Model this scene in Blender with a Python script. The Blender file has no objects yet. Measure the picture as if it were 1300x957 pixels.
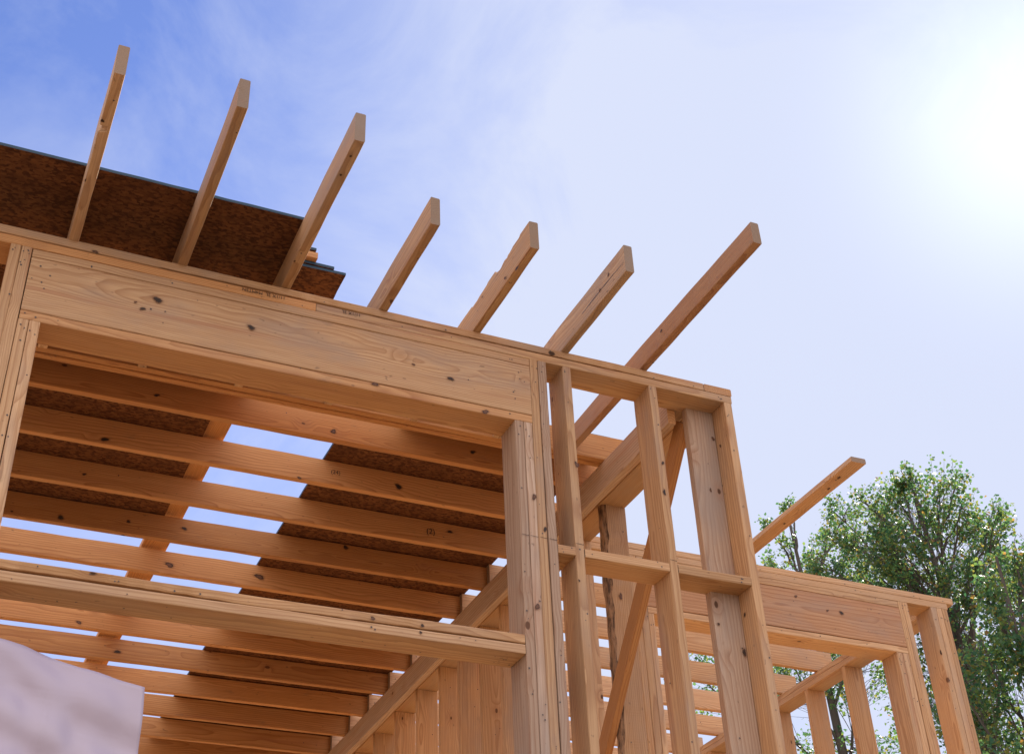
import bpy, bmesh, math, random
import numpy as np
from mathutils import Vector, Matrix, noise
R = math.radians
S = bpy.context.scene
COL = S.collection

# ------------------------------------------------------------------ camera
cam_d = bpy.data.cameras.new("camera")
cam = bpy.data.objects.new("camera", cam_d)
COL.objects.link(cam)
cam.matrix_world = Matrix((
    (0.9134562393218013, -0.20721524718800333, -0.35022784037949745, -0.23193),
    (-0.40506170676603354, -0.5455238100928318, -0.7337089248016462, -4.19009),
    (-0.03902194966759032, 0.8120748819872553, -0.5822470897218168, -3.33285),
    (0, 0, 0, 1)))
cam_d.sensor_width = 36.0
cam_d.sensor_fit = 'HORIZONTAL'
cam_d.lens = 1733.99 * 36.0 / 1300.0
cam_d.shift_y = -45.0 / 1300.0
cam_d.clip_end = 2000
S.camera = cam

# ------------------------------------------------------------------ world, sun, exposure
SUN_EL, SUN_AZ = R(40.4), R(54.4)          # azimuth from +y towards +x
W = bpy.data.worlds.new("World"); S.world = W; W.use_nodes = True
wn, wl = W.node_tree.nodes, W.node_tree.links
bg = wn["Background"]
sky = wn.new("ShaderNodeTexSky"); sky.sky_type = 'NISHITA'
sky.sun_disc = False
sky.sun_elevation = SUN_EL
sky.sun_rotation = SUN_AZ
sky.air_density = 1.0; sky.dust_density = 0.2; sky.ozone_density = 2.0
wc = wn.new("ShaderNodeTexCoord")
wm = wn.new("ShaderNodeMapping"); wm.inputs['Scale'].default_value = (2.0, 1.8, 2.4)
wnz = wn.new("ShaderNodeTexNoise"); wnz.inputs['Scale'].default_value = 2.2
wnz.inputs['Detail'].default_value = 7; wnz.inputs['Roughness'].default_value = .62
wnz.inputs['Distortion'].default_value = .6
wr = wn.new("ShaderNodeMapRange"); wr.inputs[1].default_value = .42; wr.inputs[2].default_value = .8
wr.inputs[3].default_value = 0.08; wr.inputs[4].default_value = .60
wmix = wn.new("ShaderNodeMix"); wmix.data_type = 'RGBA'
wl.new(wc.outputs['Generated'], wm.inputs[0]); wl.new(wm.outputs[0], wnz.inputs['Vector'])
wdot = wn.new("ShaderNodeVectorMath"); wdot.operation = 'DOT_PRODUCT'; wl.new(wc.outputs['Generated'], wdot.inputs[0])
wdot.inputs[1].default_value = (math.sin(SUN_AZ) * math.cos(SUN_EL), math.cos(SUN_AZ) * math.cos(SUN_EL), math.sin(SUN_EL))
# thin cirrus everywhere; unseen bright bank added behind the camera to fill front faces
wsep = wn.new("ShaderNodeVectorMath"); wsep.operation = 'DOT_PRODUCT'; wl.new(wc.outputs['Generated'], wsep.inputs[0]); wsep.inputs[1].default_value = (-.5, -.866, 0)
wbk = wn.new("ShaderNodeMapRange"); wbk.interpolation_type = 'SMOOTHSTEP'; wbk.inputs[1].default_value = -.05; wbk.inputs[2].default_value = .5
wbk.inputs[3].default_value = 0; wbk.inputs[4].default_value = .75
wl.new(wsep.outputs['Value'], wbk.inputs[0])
wadd = wn.new("ShaderNodeMath"); wadd.operation = 'ADD'; wadd.use_clamp = True
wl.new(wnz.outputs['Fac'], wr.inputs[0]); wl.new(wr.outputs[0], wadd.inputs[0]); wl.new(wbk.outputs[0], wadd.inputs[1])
wsv = wn.new("ShaderNodeMapRange"); wsv.interpolation_type = 'SMOOTHSTEP'; wsv.inputs[1].default_value = .81; wsv.inputs[2].default_value = .98
wsv.inputs[3].default_value = 0; wsv.inputs[4].default_value = .78
wl.new(wdot.outputs['Value'], wsv.inputs[0])        # the thin cloud sheet thickens on the sun's side
wadd2 = wn.new("ShaderNodeMath"); wadd2.operation = 'ADD'; wadd2.use_clamp = True
wz = wn.new("ShaderNodeSeparateXYZ"); wl.new(wc.outputs['Generated'], wz.inputs[0])
wlow = wn.new("ShaderNodeMapRange"); wlow.interpolation_type = 'SMOOTHSTEP'; wlow.inputs[1].default_value = .74; wlow.inputs[2].default_value = .42
wlow.inputs[3].default_value = 0; wlow.inputs[4].default_value = .42
wl.new(wz.outputs[2], wlow.inputs[0])               # and towards the horizon
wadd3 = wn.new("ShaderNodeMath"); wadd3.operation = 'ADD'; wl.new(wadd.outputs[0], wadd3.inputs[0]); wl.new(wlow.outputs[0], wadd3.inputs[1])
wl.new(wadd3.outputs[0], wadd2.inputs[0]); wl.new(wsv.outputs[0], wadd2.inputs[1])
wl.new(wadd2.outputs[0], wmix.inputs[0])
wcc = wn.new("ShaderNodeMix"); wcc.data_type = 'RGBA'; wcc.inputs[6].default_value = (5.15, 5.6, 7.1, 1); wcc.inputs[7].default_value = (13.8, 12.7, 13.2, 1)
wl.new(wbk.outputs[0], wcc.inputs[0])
wau = wn.new("ShaderNodeMapRange"); wau.interpolation_type = 'LINEAR'; wau.inputs[1].default_value = .965; wau.inputs[2].default_value = 1.0
wau.inputs[3].default_value = 0.0; wau.inputs[4].default_value = 1.0
wl.new(wdot.outputs['Value'], wau.inputs[0])
wpw = wn.new("ShaderNodeMath"); wpw.operation = 'POWER'; wl.new(wau.outputs[0], wpw.inputs[0]); wpw.inputs[1].default_value = 6.5
wma = wn.new("ShaderNodeMath"); wma.operation = 'MULTIPLY_ADD'; wl.new(wpw.outputs[0], wma.inputs[0]); wma.inputs[1].default_value = .5; wma.inputs[2].default_value = 1.0
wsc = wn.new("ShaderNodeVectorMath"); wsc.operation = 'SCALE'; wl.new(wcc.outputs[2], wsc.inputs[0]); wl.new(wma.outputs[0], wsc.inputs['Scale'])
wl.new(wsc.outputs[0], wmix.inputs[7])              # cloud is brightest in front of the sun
wtint = wn.new("ShaderNodeMix"); wtint.data_type = 'RGBA'; wtint.blend_type = 'MULTIPLY'; wtint.inputs[0].default_value = 1
wl.new(sky.outputs[0], wtint.inputs[6]); wtint.inputs[7].default_value = (.80, .92, 1.45, 1)   # cool white balance
wl.new(wtint.outputs[2], wmix.inputs[6])
wl.new(wmix.outputs[2], bg.inputs['Color'])
bg.inputs['Strength'].default_value = .09

sun_d = bpy.data.lights.new("sun", 'SUN'); sun_d.energy = 5.0; sun_d.angle = R(.55); sun_d.color = (1, .93, .82)
sun = bpy.data.objects.new("sun", sun_d); COL.objects.link(sun)
sv = Vector((math.sin(SUN_AZ) * math.cos(SUN_EL), math.cos(SUN_AZ) * math.cos(SUN_EL), math.sin(SUN_EL)))
sun.rotation_euler = (-sv).to_track_quat('-Z', 'Y').to_euler()
sun.location = sv * 30

S.view_settings.view_transform = 'Standard'; S.view_settings.look = 'None'
S.view_settings.exposure = 0.62; S.view_settings.gamma = 1
S.render.engine = 'CYCLES'
S.cycles.use_denoising = True
S.cycles.max_bounces = 10; S.cycles.diffuse_bounces = 6
S.cycles.sample_clamp_indirect = 6

# ------------------------------------------------------------------ materials
class NT:
    def __init__(s, name):
        s.m = bpy.data.materials.new(name); s.m.use_nodes = True
        s.n, s.l = s.m.node_tree.nodes, s.m.node_tree.links
        s.b = s.n["Principled BSDF"]
    def new(s, t, **k):
        n = s.n.new("ShaderNode" + t)
        for a, v in k.items():
            setattr(n, a, v)
        return n
    def set(s, sock, v):
        if hasattr(v, 'links') or isinstance(v, bpy.types.NodeSocket): s.l.new(v, sock)
        else: sock.default_value = v
    def math(s, op, a, b=0.0, c=0.0, clamp=False):
        n = s.new("Math", operation=op, use_clamp=clamp)
        for i, v in enumerate((a, b, c)): s.set(n.inputs[i], v)
        return n.outputs[0]
    def vmul(s, v, w):
        n = s.new("VectorMath", operation='MULTIPLY'); s.set(n.inputs[0], v); s.set(n.inputs[1], w); return n.outputs[0]
    def vadd(s, v, w):
        n = s.new("VectorMath", operation='ADD'); s.set(n.inputs[0], v); s.set(n.inputs[1], w); return n.outputs[0]
    def noise(s, v, scale, detail=2, rough=.5, dist=0):
        n = s.new("TexNoise"); s.set(n.inputs['Vector'], v); n.inputs['Scale'].default_value = scale
        n.inputs['Detail'].default_value = detail; n.inputs['Roughness'].default_value = rough
        n.inputs['Distortion'].default_value = dist; return n.outputs['Fac']
    def ramp(s, x, a, b, c=0., d=1.):
        n = s.new("MapRange", interpolation_type='SMOOTHSTEP'); s.set(n.inputs[0], x)
        for i, v in zip((1, 2, 3, 4), (a, b, c, d)): s.set(n.inputs[i], v)
        return n.outputs[0]
    def mix(s, f, a, b, mode='MIX'):
        n = s.new("Mix", data_type='RGBA', blend_type=mode); s.set(n.inputs[0], f)
        for i, v in ((6, a), (7, b)):
            s.set(n.inputs[i], (*v, 1) if isinstance(v, tuple) and len(v) == 3 else v)
        return n.outputs[2]
    def bump(s, h, strength, dist=.002):
        n = s.new("Bump"); n.inputs['Strength'].default_value = strength; n.inputs['Distance'].default_value = dist
        s.set(n.inputs['Height'], h); s.l.new(n.outputs[0], s.b.inputs['Normal'])

def wood(name, c_lo, c_hi, grey=.5, end=False, ringw=.010):
    t = NT(name)
    oc = t.new("TexCoord").outputs['Object']
    rnd = t.new("ObjectInfo").outputs['Random']
    off = t.vmul(t.new("CombineXYZ").outputs[0], (0, 0, 0))
    cx = t.new("CombineXYZ"); t.set(cx.inputs[0], t.math('MULTIPLY', rnd, 37.3)); t.set(cx.inputs[1], t.math('MULTIPLY', rnd, 91.7)); t.set(cx.inputs[2], t.math('MULTIPLY', rnd, 53.1))
    v = t.vadd(oc, cx.outputs[0])
    # knots
    vo = t.new("TexVoronoi", feature='F1'); t.set(vo.inputs['Vector'], t.vmul(v, (5.5, 9.5, 9.5))); vo.inputs['Scale'].default_value = 1
    d = vo.outputs['Distance']
    sepc = t.new("SeparateColor"); t.set(sepc.inputs[0], vo.outputs['Color'])
    ksz = t.math('MULTIPLY', t.ramp(sepc.outputs[0], .55, 1.0), .11)
    dn = t.math('ADD', d, t.math('MULTIPLY', t.math('SUBTRACT', t.noise(t.vmul(v, (40, 60, 60)), 1, 2), .5), .05))
    knot = t.ramp(dn, t.math('MULTIPLY', ksz, .62), ksz, 1, 0)
    halo = t.math('MULTIPLY', t.ramp(d, .06, .42, 1, 0), t.ramp(sepc.outputs[0], .6, .8))
    # growth rings about a pith outside or inside the board
    sx = t.new("SeparateXYZ"); t.set(sx.inputs[0], oc)
    r1 = t.math('FRACT', t.math('MULTIPLY', rnd, 17.31)); r2 = t.math('FRACT', t.math('MULTIPLY', rnd, 71.77)); r3 = t.math('FRACT', t.math('MULTIPLY', rnd, 133.1))
    warp = t.noise(t.vmul(v, (.9, 3, 3)), 1, 3, .55)
    warp2 = t.noise(t.vmul(v, (3.5, 10, 10)), 1, 2, .5)
    wy = t.math('MULTIPLY', t.math('SUBTRACT', warp, .5), .11)
    ww = t.math('MULTIPLY', t.math('SUBTRACT', warp2, .5), .022)
    yy = t.math('ADD', t.math('SUBTRACT', sx.outputs[1], t.math('MULTIPLY_ADD', r1, .16, -.08)), wy)
    zz = t.math('ADD', t.math('SUBTRACT', sx.outputs[2], t.math('MULTIPLY_ADD', r2, .16, -.08)), ww)
    rr = t.math('SQRT', t.math('ADD', t.math('MULTIPLY', yy, yy), t.math('MULTIPLY', zz, zz)))
    rr = t.math('ADD', rr, t.math('MULTIPLY', halo, .016))
    ph = t.math('FRACT', t.math('MULTIPLY', rr, t.math('MULTIPLY_ADD', t.math('FRACT', t.math('MULTIPLY', rnd, 57.9)), .9 / ringw, .55 / ringw)))
    ring = t.math('POWER', ph, 2.2)
    ring = t.math('MULTIPLY', ring, t.ramp(ph, .9, 1.0, 1, 0))
    fib = t.noise(t.vmul(v, (5, 230, 230)), 1, 3, .6)
    fib2 = t.noise(t.vmul(v, (1.6, 38, 38)), 1, 2, .6)
    blot = t.noise(t.vmul(v, (1.5, 4.5, 4.5)), 1, 4, .65)
    base = t.mix(r3, c_lo, c_hi)
    vv = t.math('MULTIPLY_ADD', t.math('FRACT', t.math('MULTIPLY', rnd, 211.7)), .26, .84)
    cv = t.new('CombineXYZ'); [t.set(cv.inputs[i], vv) for i in range(3)]
    base = t.mix(1., base, cv.outputs[0], 'MULTIPLY')
    dark = t.mix(1.0, base, (.53, .38, .27), 'MULTIPLY')
    col = t.mix(t.math('MULTIPLY', ring, .85), base, dark)
    col = t.mix(t.ramp(fib, .38, .70, 0, .42), col, dark)
    col = t.mix(t.ramp(fib2, .40, .72, 0, .38), col, t.mix(1., base, (.80, .70, .62), 'MULTIPLY'))
    # weathering: greyish, slightly pink patches
    g = t.math('MULTIPLY', t.ramp(blot, .42, .70, 0, 1), t.math('MULTIPLY_ADD', r2, grey * .6, grey * .4))
    col = t.mix(g, col, (.30, .235, .195))
    # resin / reddish streaks
    col = t.mix(t.ramp(t.noise(t.vmul(v, (.8, 16, 16)), 1.3, 2, .5), .58, .78, 0, .45), col, (.36, .15, .075))
    col = t.mix(t.math('MULTIPLY', halo, .30), col, (.33, .15, .07))
    kc = t.mix(sepc.outputs[1], (.035, .018, .010), (.15, .062, .028))
    col = t.mix(t.math('MULTIPLY', knot, .93), col, kc)
    # grime specks and scuffs
    sp = t.noise(t.vmul(v, (30, 60, 60)), 1, 1)
    col = t.mix(t.ramp(sp, .73, .80, 0, .45), col, (.10, .06, .04))
    sm = t.noise(t.vmul(v, (2.6, 7, 7)), 1.7, 5, .7)
    col = t.mix(t.ramp(sm, .60, .76, 0, .38), col, (.17, .115, .085))
    if end:
        col = t.mix(.55, col, (.27, .20, .145))
    t.set(t.b.inputs['Base Color'], col)
    t.set(t.b.inputs['Roughness'], t.math('MULTIPLY_ADD', ring, -.12, .72))
    t.b.inputs['Specular IOR Level'].default_value = .3
    h = t.math('ADD', t.math('MULTIPLY', ring, .5), t.math('MULTIPLY', fib, .9))
    t.bump(h, .35, .0012)
    return t.m

PINE = wood("pine_lumber", (.56, .335, .162), (.67, .44, .25), .55)
PINE_END = wood("pine_end_grain", (.30, .185, .10), (.38, .25, .145), .8, end=True, ringw=.007)
JOIST = wood("pine_joist", (.53, .26, .092), (.65, .345, .142), .10)
FIR = wood("reddish_fir", (.44, .235, .12), (.50, .29, .155), .5)

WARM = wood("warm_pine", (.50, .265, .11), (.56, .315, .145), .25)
GREY = wood("sky_grey_pine", (.48, .33, .225), (.58, .425, .305), .75)  # greyer base colour paints in the cool skylight on these boards

def simple(name, col, rough=.7, metal=0):
    t = NT(name); t.b.inputs['Base Color'].default_value = (*col, 1); t.b.inputs['Roughness'].default_value = rough
    t.b.inputs['Metallic'].default_value = metal; return t.m
NAIL = simple("nail_steel", (.075, .055, .045), .5)
INK = simple("stamp_ink", (.05, .032, .025), .8)

def bark_mat():
    t = NT("rough_bark"); oc = t.new("TexCoord").outputs['Object']
    a = t.noise(t.vmul(oc, (14, 60, 60)), 1, 4, .7)
    col = t.mix(t.ramp(a, .35, .62), (.075, .042, .025), (.30, .17, .09))
    t.set(t.b.inputs['Base Color'], col); t.b.inputs['Roughness'].default_value = .95
    t.bump(a, 1.0, .006); return t.m
BARK_STRIP = bark_mat()

def osb_mat():
    t = NT("strand_board"); oc = t.new("TexCoord").outputs['Object']
    v = oc
    cols = None
    acc = None
    for i, ang in enumerate((.35, 1.25, 2.3)):
        mp = t.new("Mapping"); mp.inputs['Rotation'].default_value = (0, 0, ang); t.set(mp.inputs[0], v)
        mp.inputs['Scale'].default_value = (55, 105, 60)
        vo = t.new("TexVoronoi", feature='F1'); vo.inputs['Scale'].default_value = 1; t.set(vo.inputs['Vector'], mp.outputs[0])
        sc = t.new("SeparateColor"); t.set(sc.inputs[0], vo.outputs['Color'])
        acc = sc.outputs[0] if acc is None else t.math('MAXIMUM', t.math('MULTIPLY', acc, .93), sc.outputs[i])
    n2 = t.noise(v, 6, 4, .6)
    col = t.mix(t.ramp(acc, .45, 1.0), (.075, .026, .010), (.205, .082, .030))
    col = t.mix(t.ramp(n2, .45, .7, 0, .5), col, (.07, .024, .010))
    t.set(t.b.inputs['Base Color'], col); t.b.inputs['Roughness'].default_value = .85
    t.b.inputs['Specular IOR Level'].default_value = .25
    t.bump(acc, .5, .003); return t.m
OSB = osb_mat()
OSB_EDGE = simple("painted_panel_edge", (.012, .045, .075), .6)

def plastic_mat():
    t = NT("lilac_sheeting"); oc = t.new("TexCoord").outputs['Object']
    n = t.noise(t.vmul(oc, (3, 8, 6)), 1, 3)
    col = t.mix(n, (.42, .35, .43), (.52, .45, .51)); col = t.mix(t.ramp(t.noise(t.vmul(oc, (9, 1, 5)), 1, 5, .7), .58, .8, 0, .22), col, (.30, .24, .25))
    t.set(t.b.inputs['Base Color'], col); t.b.inputs['Roughness'].default_value = .38
    cr1 = t.noise(t.vmul(oc, (4, 1, 9)), 1, 3, .5, .8); t.bump(cr1, .35, .012)
    return t.m
SHEET = plastic_mat()

# ------------------------------------------------------------------ board builder
rng = random.Random(7)
AX = {'x': Matrix.Identity(3),
      'y': Matrix(((0, -1, 0), (1, 0, 0), (0, 0, 1))),
      'z': Matrix(((0, 0, -1), (0, 1, 0), (1, 0, 0)))}

def link(name, me, parent=None, M=None):
    o = bpy.data.objects.new(name, me); COL.objects.link(o)
    if parent is not None: o.parent = parent
    if M is not None:
        o.matrix_basis = (Matrix.Translation(-wloc(parent)) @ M) if parent is not None else M
    return o
_W = {}
def wloc(o):
    return _W.get(o.name, Vector((0, 0, 0))) if o is not None else Vector((0, 0, 0))

def tag(o, label, cat, group=None, kind=None):
    if label: o['label'] = label
    if cat: o['category'] = cat
    if group: o['group'] = group
    if kind: o['kind'] = kind
    return o
def thing(name, label, cat, loc, group=None):
    o = bpy.data.objects.new(name, None); COL.objects.link(o); o.location = loc; o.empty_display_size = .1
    _W[o.name] = Vector(loc)
    return tag(o, label, cat, group)

def board_mesh(L, a, b, r=.0045, amp=.0013, mats=(None, None), wane=None, notch=None, nails=(), seed=0, bark=0):
    """length L along local X, section a (Y) by b (Z), rounded arrises, slight bow and twist"""
    rd = random.Random(seed)
    N = max(3, int(L / (.012 if (wane or notch or bark) else .07)))
    sec = []
    for (sy, sz, a0) in ((1, -1, -90), (1, 1, 0), (-1, 1, 90), (-1, -1, 180)):
        rc = r
        if bark and (sy, sz) == (-1, 1): rc = bark
        for k in range(3):
            an = R(a0 + 45 * k)
            sec.append((sy * (a / 2 - rc) + rc * math.cos(an), sz * (b / 2 - rc) + rc * math.sin(an), sy, sz))
    bm = bmesh.new()
    p1, p2, p3 = (rd.uniform(0, 6.28) for _ in range(3))
    ay, az = rd.uniform(-1, 1) * amp, rd.uniform(-1, 1) * amp
    rings = []
    for i in range(N + 1):
        x = -L / 2 + L * i / N
        u = i / N
        bow = math.sin(math.pi * u)
        cy, cz = ay * bow * 2, az * bow * 2
        ring = []
        for (y, z, sy, sz) in sec:
            n1 = noise.noise(Vector((x * 6 + seed * 3.1, sy * 1.7, sz * 1.3 + p1))) * amp * .7
            dy = cy + sy * n1; dz = cz + sz * n1
            if wane:
                for (x0, x1, wy, wz, dep) in wane:
                    if (sy, sz) == (wy, wz) and x0 <= x <= x1:
                        q = math.sin(math.pi * (x - x0) / (x1 - x0)) ** .5 * dep * (.75 + .5 * noise.noise(Vector((x * 18, seed, 0))))
                        dy -= wy * q * .75; dz -= wz * q
            if notch and sz == 1:
                for (x0, x1, dep) in notch:
                    if x0 <= x <= x1: dz -= dep * (.8 + .5 * noise.noise(Vector((x * 25, sy * .4, seed))))
            if bark and (sy, sz) == (-1, 1):
                q = .009 * noise.noise(Vector((x * 14, y * 60, z * 60))) + .006 * noise.noise(Vector((x * 3, 2, seed)))
                dy += q; dz += q
            ring.append(bm.verts.new((x, y + dy, z + dz)))
        rings.append(ring)
    n = len(sec)
    for i in range(N):
        for k in range(n):
            f = bm.faces.new((rings[i][k], rings[i][(k + 1) % n], rings[i + 1][(k + 1) % n], rings[i + 1][k]))
            if bark and 6 <= k <= 7: f.material_index = 3
    for ring, flip in ((rings[0], True), (rings[-1], False)):
        # saw-cut ends, chamfered a hair
        f = bm.faces.new(list(reversed(ring)) if flip else ring); f.material_index = 1
    for (face, x, t, rad) in nails:
        c = {'-y': Vector((x, -a / 2 - .0016, t)), '+y': Vector((x, a / 2 + .0016, t)),
             '-z': Vector((x, t, -b / 2 - .0016)), '+z': Vector((x, t, b / 2 + .0016))}[face]
        e1, e2 = Vector((1, 0, 0)), (Vector((0, 0, 1)) if 'y' in face else Vector((0, 1, 0)))
        vs = [bm.verts.new(c + (e1 * math.cos(q) + e2 * math.sin(q)) * rad) for q in (k * math.pi / 4 for k in range(8))]
        f = bm.faces.new(vs); f.material_index = 2
    bmesh.ops.recalc_face_normals(bm, faces=bm.faces)
    me = bpy.data.meshes.new("board"); bm.to_mesh(me); bm.free()
    for m in (mats[0] or PINE, mats[1] or PINE_END, NAIL, BARK_STRIP): me.materials.append(m)
    return me
def knot_mat():
    t = NT("knot_wood"); oc = t.new("TexCoord").outputs['Object']
    at = t.new("Attribute", attribute_name="kr")
    kr = t.math('ADD', at.outputs['Fac'], t.math('MULTIPLY', t.math('SUBTRACT', t.noise(t.vmul(oc, (90, 140, 140)), 1, 3), .5), .42))
    tone = t.new("Attribute", attribute_name="tone").outputs['Fac']
    core = t.mix(tone, (.026, .014, .008), (.14, .062, .03))
    rim = t.mix(tone, (.06, .028, .014), (.045, .02, .011))
    col = t.mix(t.ramp(kr, .22, .48), core, rim)
    col = t.mix(t.ramp(kr, .48, .68), col, (.26, .11, .05))
    t.set(t.b.inputs['Base Color'], col); t.b.inputs['Roughness'].default_value = .7
    t.set(t.b.inputs['Alpha'], t.math('ADD', t.ramp(kr, .42, .62, .62, 0), t.ramp(kr, .45, .98, .36, 0)))
    return t.m
KNOT = knot_mat()
def add_knots(me, M, lst):
    inv = M.inverted(); bm = bmesh.new(); bm.from_mesh(me)
    lk = bm.verts.layers.float.new("kr"); lt = bm.verts.layers.float.new("tone")
    for (face, x, y, z, r, tone) in lst:
        n = Vector({'x': (-1, 0, 0), 'y': (0, -1, 0), 'z': (0, 0, -1)}[face])
        c = inv @ (Vector((x, y, z)) + n * .0028); nn = inv.to_3x3() @ n
        e1 = Vector((1, 0, 0)); e2 = nn.cross(e1)
        ph = x * 37 + z * 11
        vc = bm.verts.new(c); vc[lk] = 0; vc[lt] = tone
        prev = None; rings = []
        for q in (.5, 1.0):
            rg = []
            for i in range(14):
                a = 2 * math.pi * i / 14
                rr = r * 1.05 * q * (1 + .22 * math.sin(2 * a + ph) + .12 * math.sin(3 * a + ph * 2))
                v = bm.verts.new(c + e1 * math.cos(a) * rr * 1.25 + e2 * math.sin(a) * rr * .85); v[lk] = q; v[lt] = tone; rg.append(v)
            rings.append(rg)
        for i in range(14):
            j = (i + 1) % 14
            for f in (bm.faces.new((vc, rings[0][i], rings[0][j])), bm.faces.new((rings[0][i], rings[1][i], rings[1][j], rings[0][j]))):
                f.material_index = 4
                f.normal_update()
                if f.normal.dot(nn) < 0: f.normal_flip()
    bm.to_mesh(me); bm.free(); me.materials.append(KNOT)
_seed = [0]
KNOTS = {'header': [('y', 0.313, 0.0, -0.189, 0.0227, 0), ('y', 0.264, 0.0, -0.243, 0.0121, 0), ('y', 0.672, 0.0, -0.223, 0.0193, 0), ('y', 1.488, 0.0, -0.263, 0.0163, 0), ('y', 0.235, 0.0, -0.221, 0.007, 1), ('y', 1.33, 0.0, -0.233, 0.009, 1)], 'bottom_board': [('y', 1.635, 0.0, -0.388, 0.0181, 1), ('y', 1.171, 0.0, -0.365, 0.0159, 1)], 'top_plate': [('y', 0.064, 0.0, -0.032, 0.0124, 1)], 'R0': [('y', 0.498, 1.012, 0.054, 0.0145, 0), ('y', 1.313, 1.012, 0.042, 0.0191, 1), ('y', 2.013, 1.012, 0.077, 0.0175, 0)], 'R1': [('y', 0.35, 1.419, 0.029, 0.0218, 0), ('y', 1.782, 1.419, 0.059, 0.025, 0), ('y', 1.275, 1.419, 0.008, 0.0133, 1)], 'R2': [('y', 0.323, 1.826, 0.062, 0.0115, 0), ('y', 2.22, 1.826, 0.088, 0.017, 0)], 'R3': [('y', 0.282, 2.232, 0.026, 0.0217, 0), ('y', 0.613, 2.232, 0.063, 0.0146, 0), ('y', 0.899, 2.232, 0.074, 0.0171, 0), ('y', 1.774, 2.232, 0.115, 0.0201, 0)], 'R4': [('y', 0.633, 2.636, 0.077, 0.0153, 0), ('y', 0.912, 2.636, 0.058, 0.0281, 1), ('y', 1.408, 2.636, 0.068, 0.031, 1), ('y', 2.212, 2.636, 0.138, 0.0267, 1)], 'R6': [('y', 0.578, 3.466, 0.028, 0.0195, 1)], 'R7': [('y', 0.872, 3.876, 0.054, 0.0234, 0), ('y', 1.432, 3.876, 0.203, 0.0178, 1)], 'sill': [('y', 1.183, 0.0, -1.338, 0.0113, 1), ('y', 1.366, 0.0, -1.338, 0.0098, 0), ('y', 1.36, 0.0, -1.365, 0.0081, 0)], 'J0': [('z', -0.035, -0.665, 0.001, 0.0113, 0), ('z', -0.032, -0.348, 0.001, 0.0135, 0), ('z', -0.03, -0.154, 0.001, 0.0052, 0)], 'J2': [('z', 0.792, -0.807, 0.001, 0.0081, 0), ('z', 0.791, -0.703, 0.001, 0.0065, 0), ('z', 0.777, -0.178, 0.001, 0.007, 0)], 'J3': [('z', 1.208, -0.072, 0.001, 0.0127, 1)], 'J4': [('x', 1.588, -0.346, 0.023, 0.0108, 0), ('x', 1.588, -0.458, -0.012, 0.0176, 0), ('x', 1.588, -0.119, 0.092, 0.0075, 1)], 'J5': [('x', 1.999, -0.452, 0.079, 0.011, 1), ('x', 1.999, -0.371, 0.057, 0.0111, 1)], 'J6': [('x', 2.377, -0.206, 0.065, 0.0097, 0)], 'J7': [('z', 3.761, 0.491, 0.001, 0.0139, 1), ('z', 3.777, 0.602, 0.001, 0.0117, 1), ('z', 3.77, 0.994, 0.001, 0.0097, 0)], 'pack0': [('y', 1.831, 0.0, -0.736, 0.0159, 1)], 'pack1': [('y', 1.819, 0.0, -1.198, 0.017, 1), ('y', 1.87, 0.0, -0.87, 0.014, 0)], 'stud1': [('y', 2.029, 0.0, -0.551, 0.0165, 1), ('y', 2.001, 0.0, -1.064, 0.007, 0)], 'stud2': [('y', 2.425, 0.0, -0.601, 0.015, 0), ('y', 2.434, 0.0, -0.461, 0.0114, 0)], 'turned': [('y', 2.773, 0.101, -0.212, 0.0121, 1), ('y', 2.722, 0.101, -0.479, 0.0098, 1), ('y', 2.774, 0.101, -1.207, 0.0187, 0), ('y', 2.67, 0.101, -1.101, 0.0094, 0)], 'corner': [('x', 2.789, 0.072, -0.261, 0.01, 1), ('x', 2.789, 0.078, -1.053, 0.0113, 0)], 'bark': [('y', 2.757, 1.012, -0.563, 0.0175, 1)], 'header3': [('y', 4.406, 1.455, -0.212, 0.0184, 0), ('y', 4.312, 1.455, -0.212, 0.0105, 1), ('y', 4.115, 1.455, -0.157, 0.0129, 1)], 'post3': [('x', 5.058, 1.456, -0.356, 0.0165, 0)]}
MW = {}
def board(name, axis, x0, x1, y0, y1, z0, z1, parent=None, mat=None, nails=None, skew=None, knots=None, endmat=None, **k):
    """an axis-parallel length of lumber given by its world bounds; skew turns it a little about world Z or Y"""
    _seed[0] += 1
    A = AX[axis].to_4x4()
    dx, dy, dz = x1 - x0, y1 - y0, z1 - z0
    L, a, b = {'x': (dx, dy, dz), 'y': (dy, dx, dz), 'z': (dz, dy, dx)}[axis]
    nl = []
    rd = random.Random(_seed[0] * 7 + 1)
    if nails:
        for (face, where, cnt) in nails:
            w = b if 'y' in face else a
            for _ in range(cnt):
                if where == 'ends': x = rd.choice((-1, 1)) * (L / 2 - rd.uniform(.015, .06))
                elif where == 'hi': x = L / 2 - rd.uniform(.015, .08)
                elif where == 'lo': x = -L / 2 + rd.uniform(.015, .08)
                else: x = rd.uniform(-L / 2 + .05, L / 2 - .05)
                nl.append((face, x, rd.uniform(-.36, .36) * w, rd.uniform(.0020, .0038)))
    me = board_mesh(L, a, b, mats=(mat, endmat), nails=nl, seed=_seed[0], **k)
    M = Matrix.Translation(((x0 + x1) / 2, (y0 + y1) / 2, (z0 + z1) / 2))
    if skew: M = M @ Matrix.Rotation(skew[1], 4, skew[0])
    if knots: add_knots(me, M @ A, KNOTS[knots])
    return link(name, me, parent, M @ A)
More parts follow.
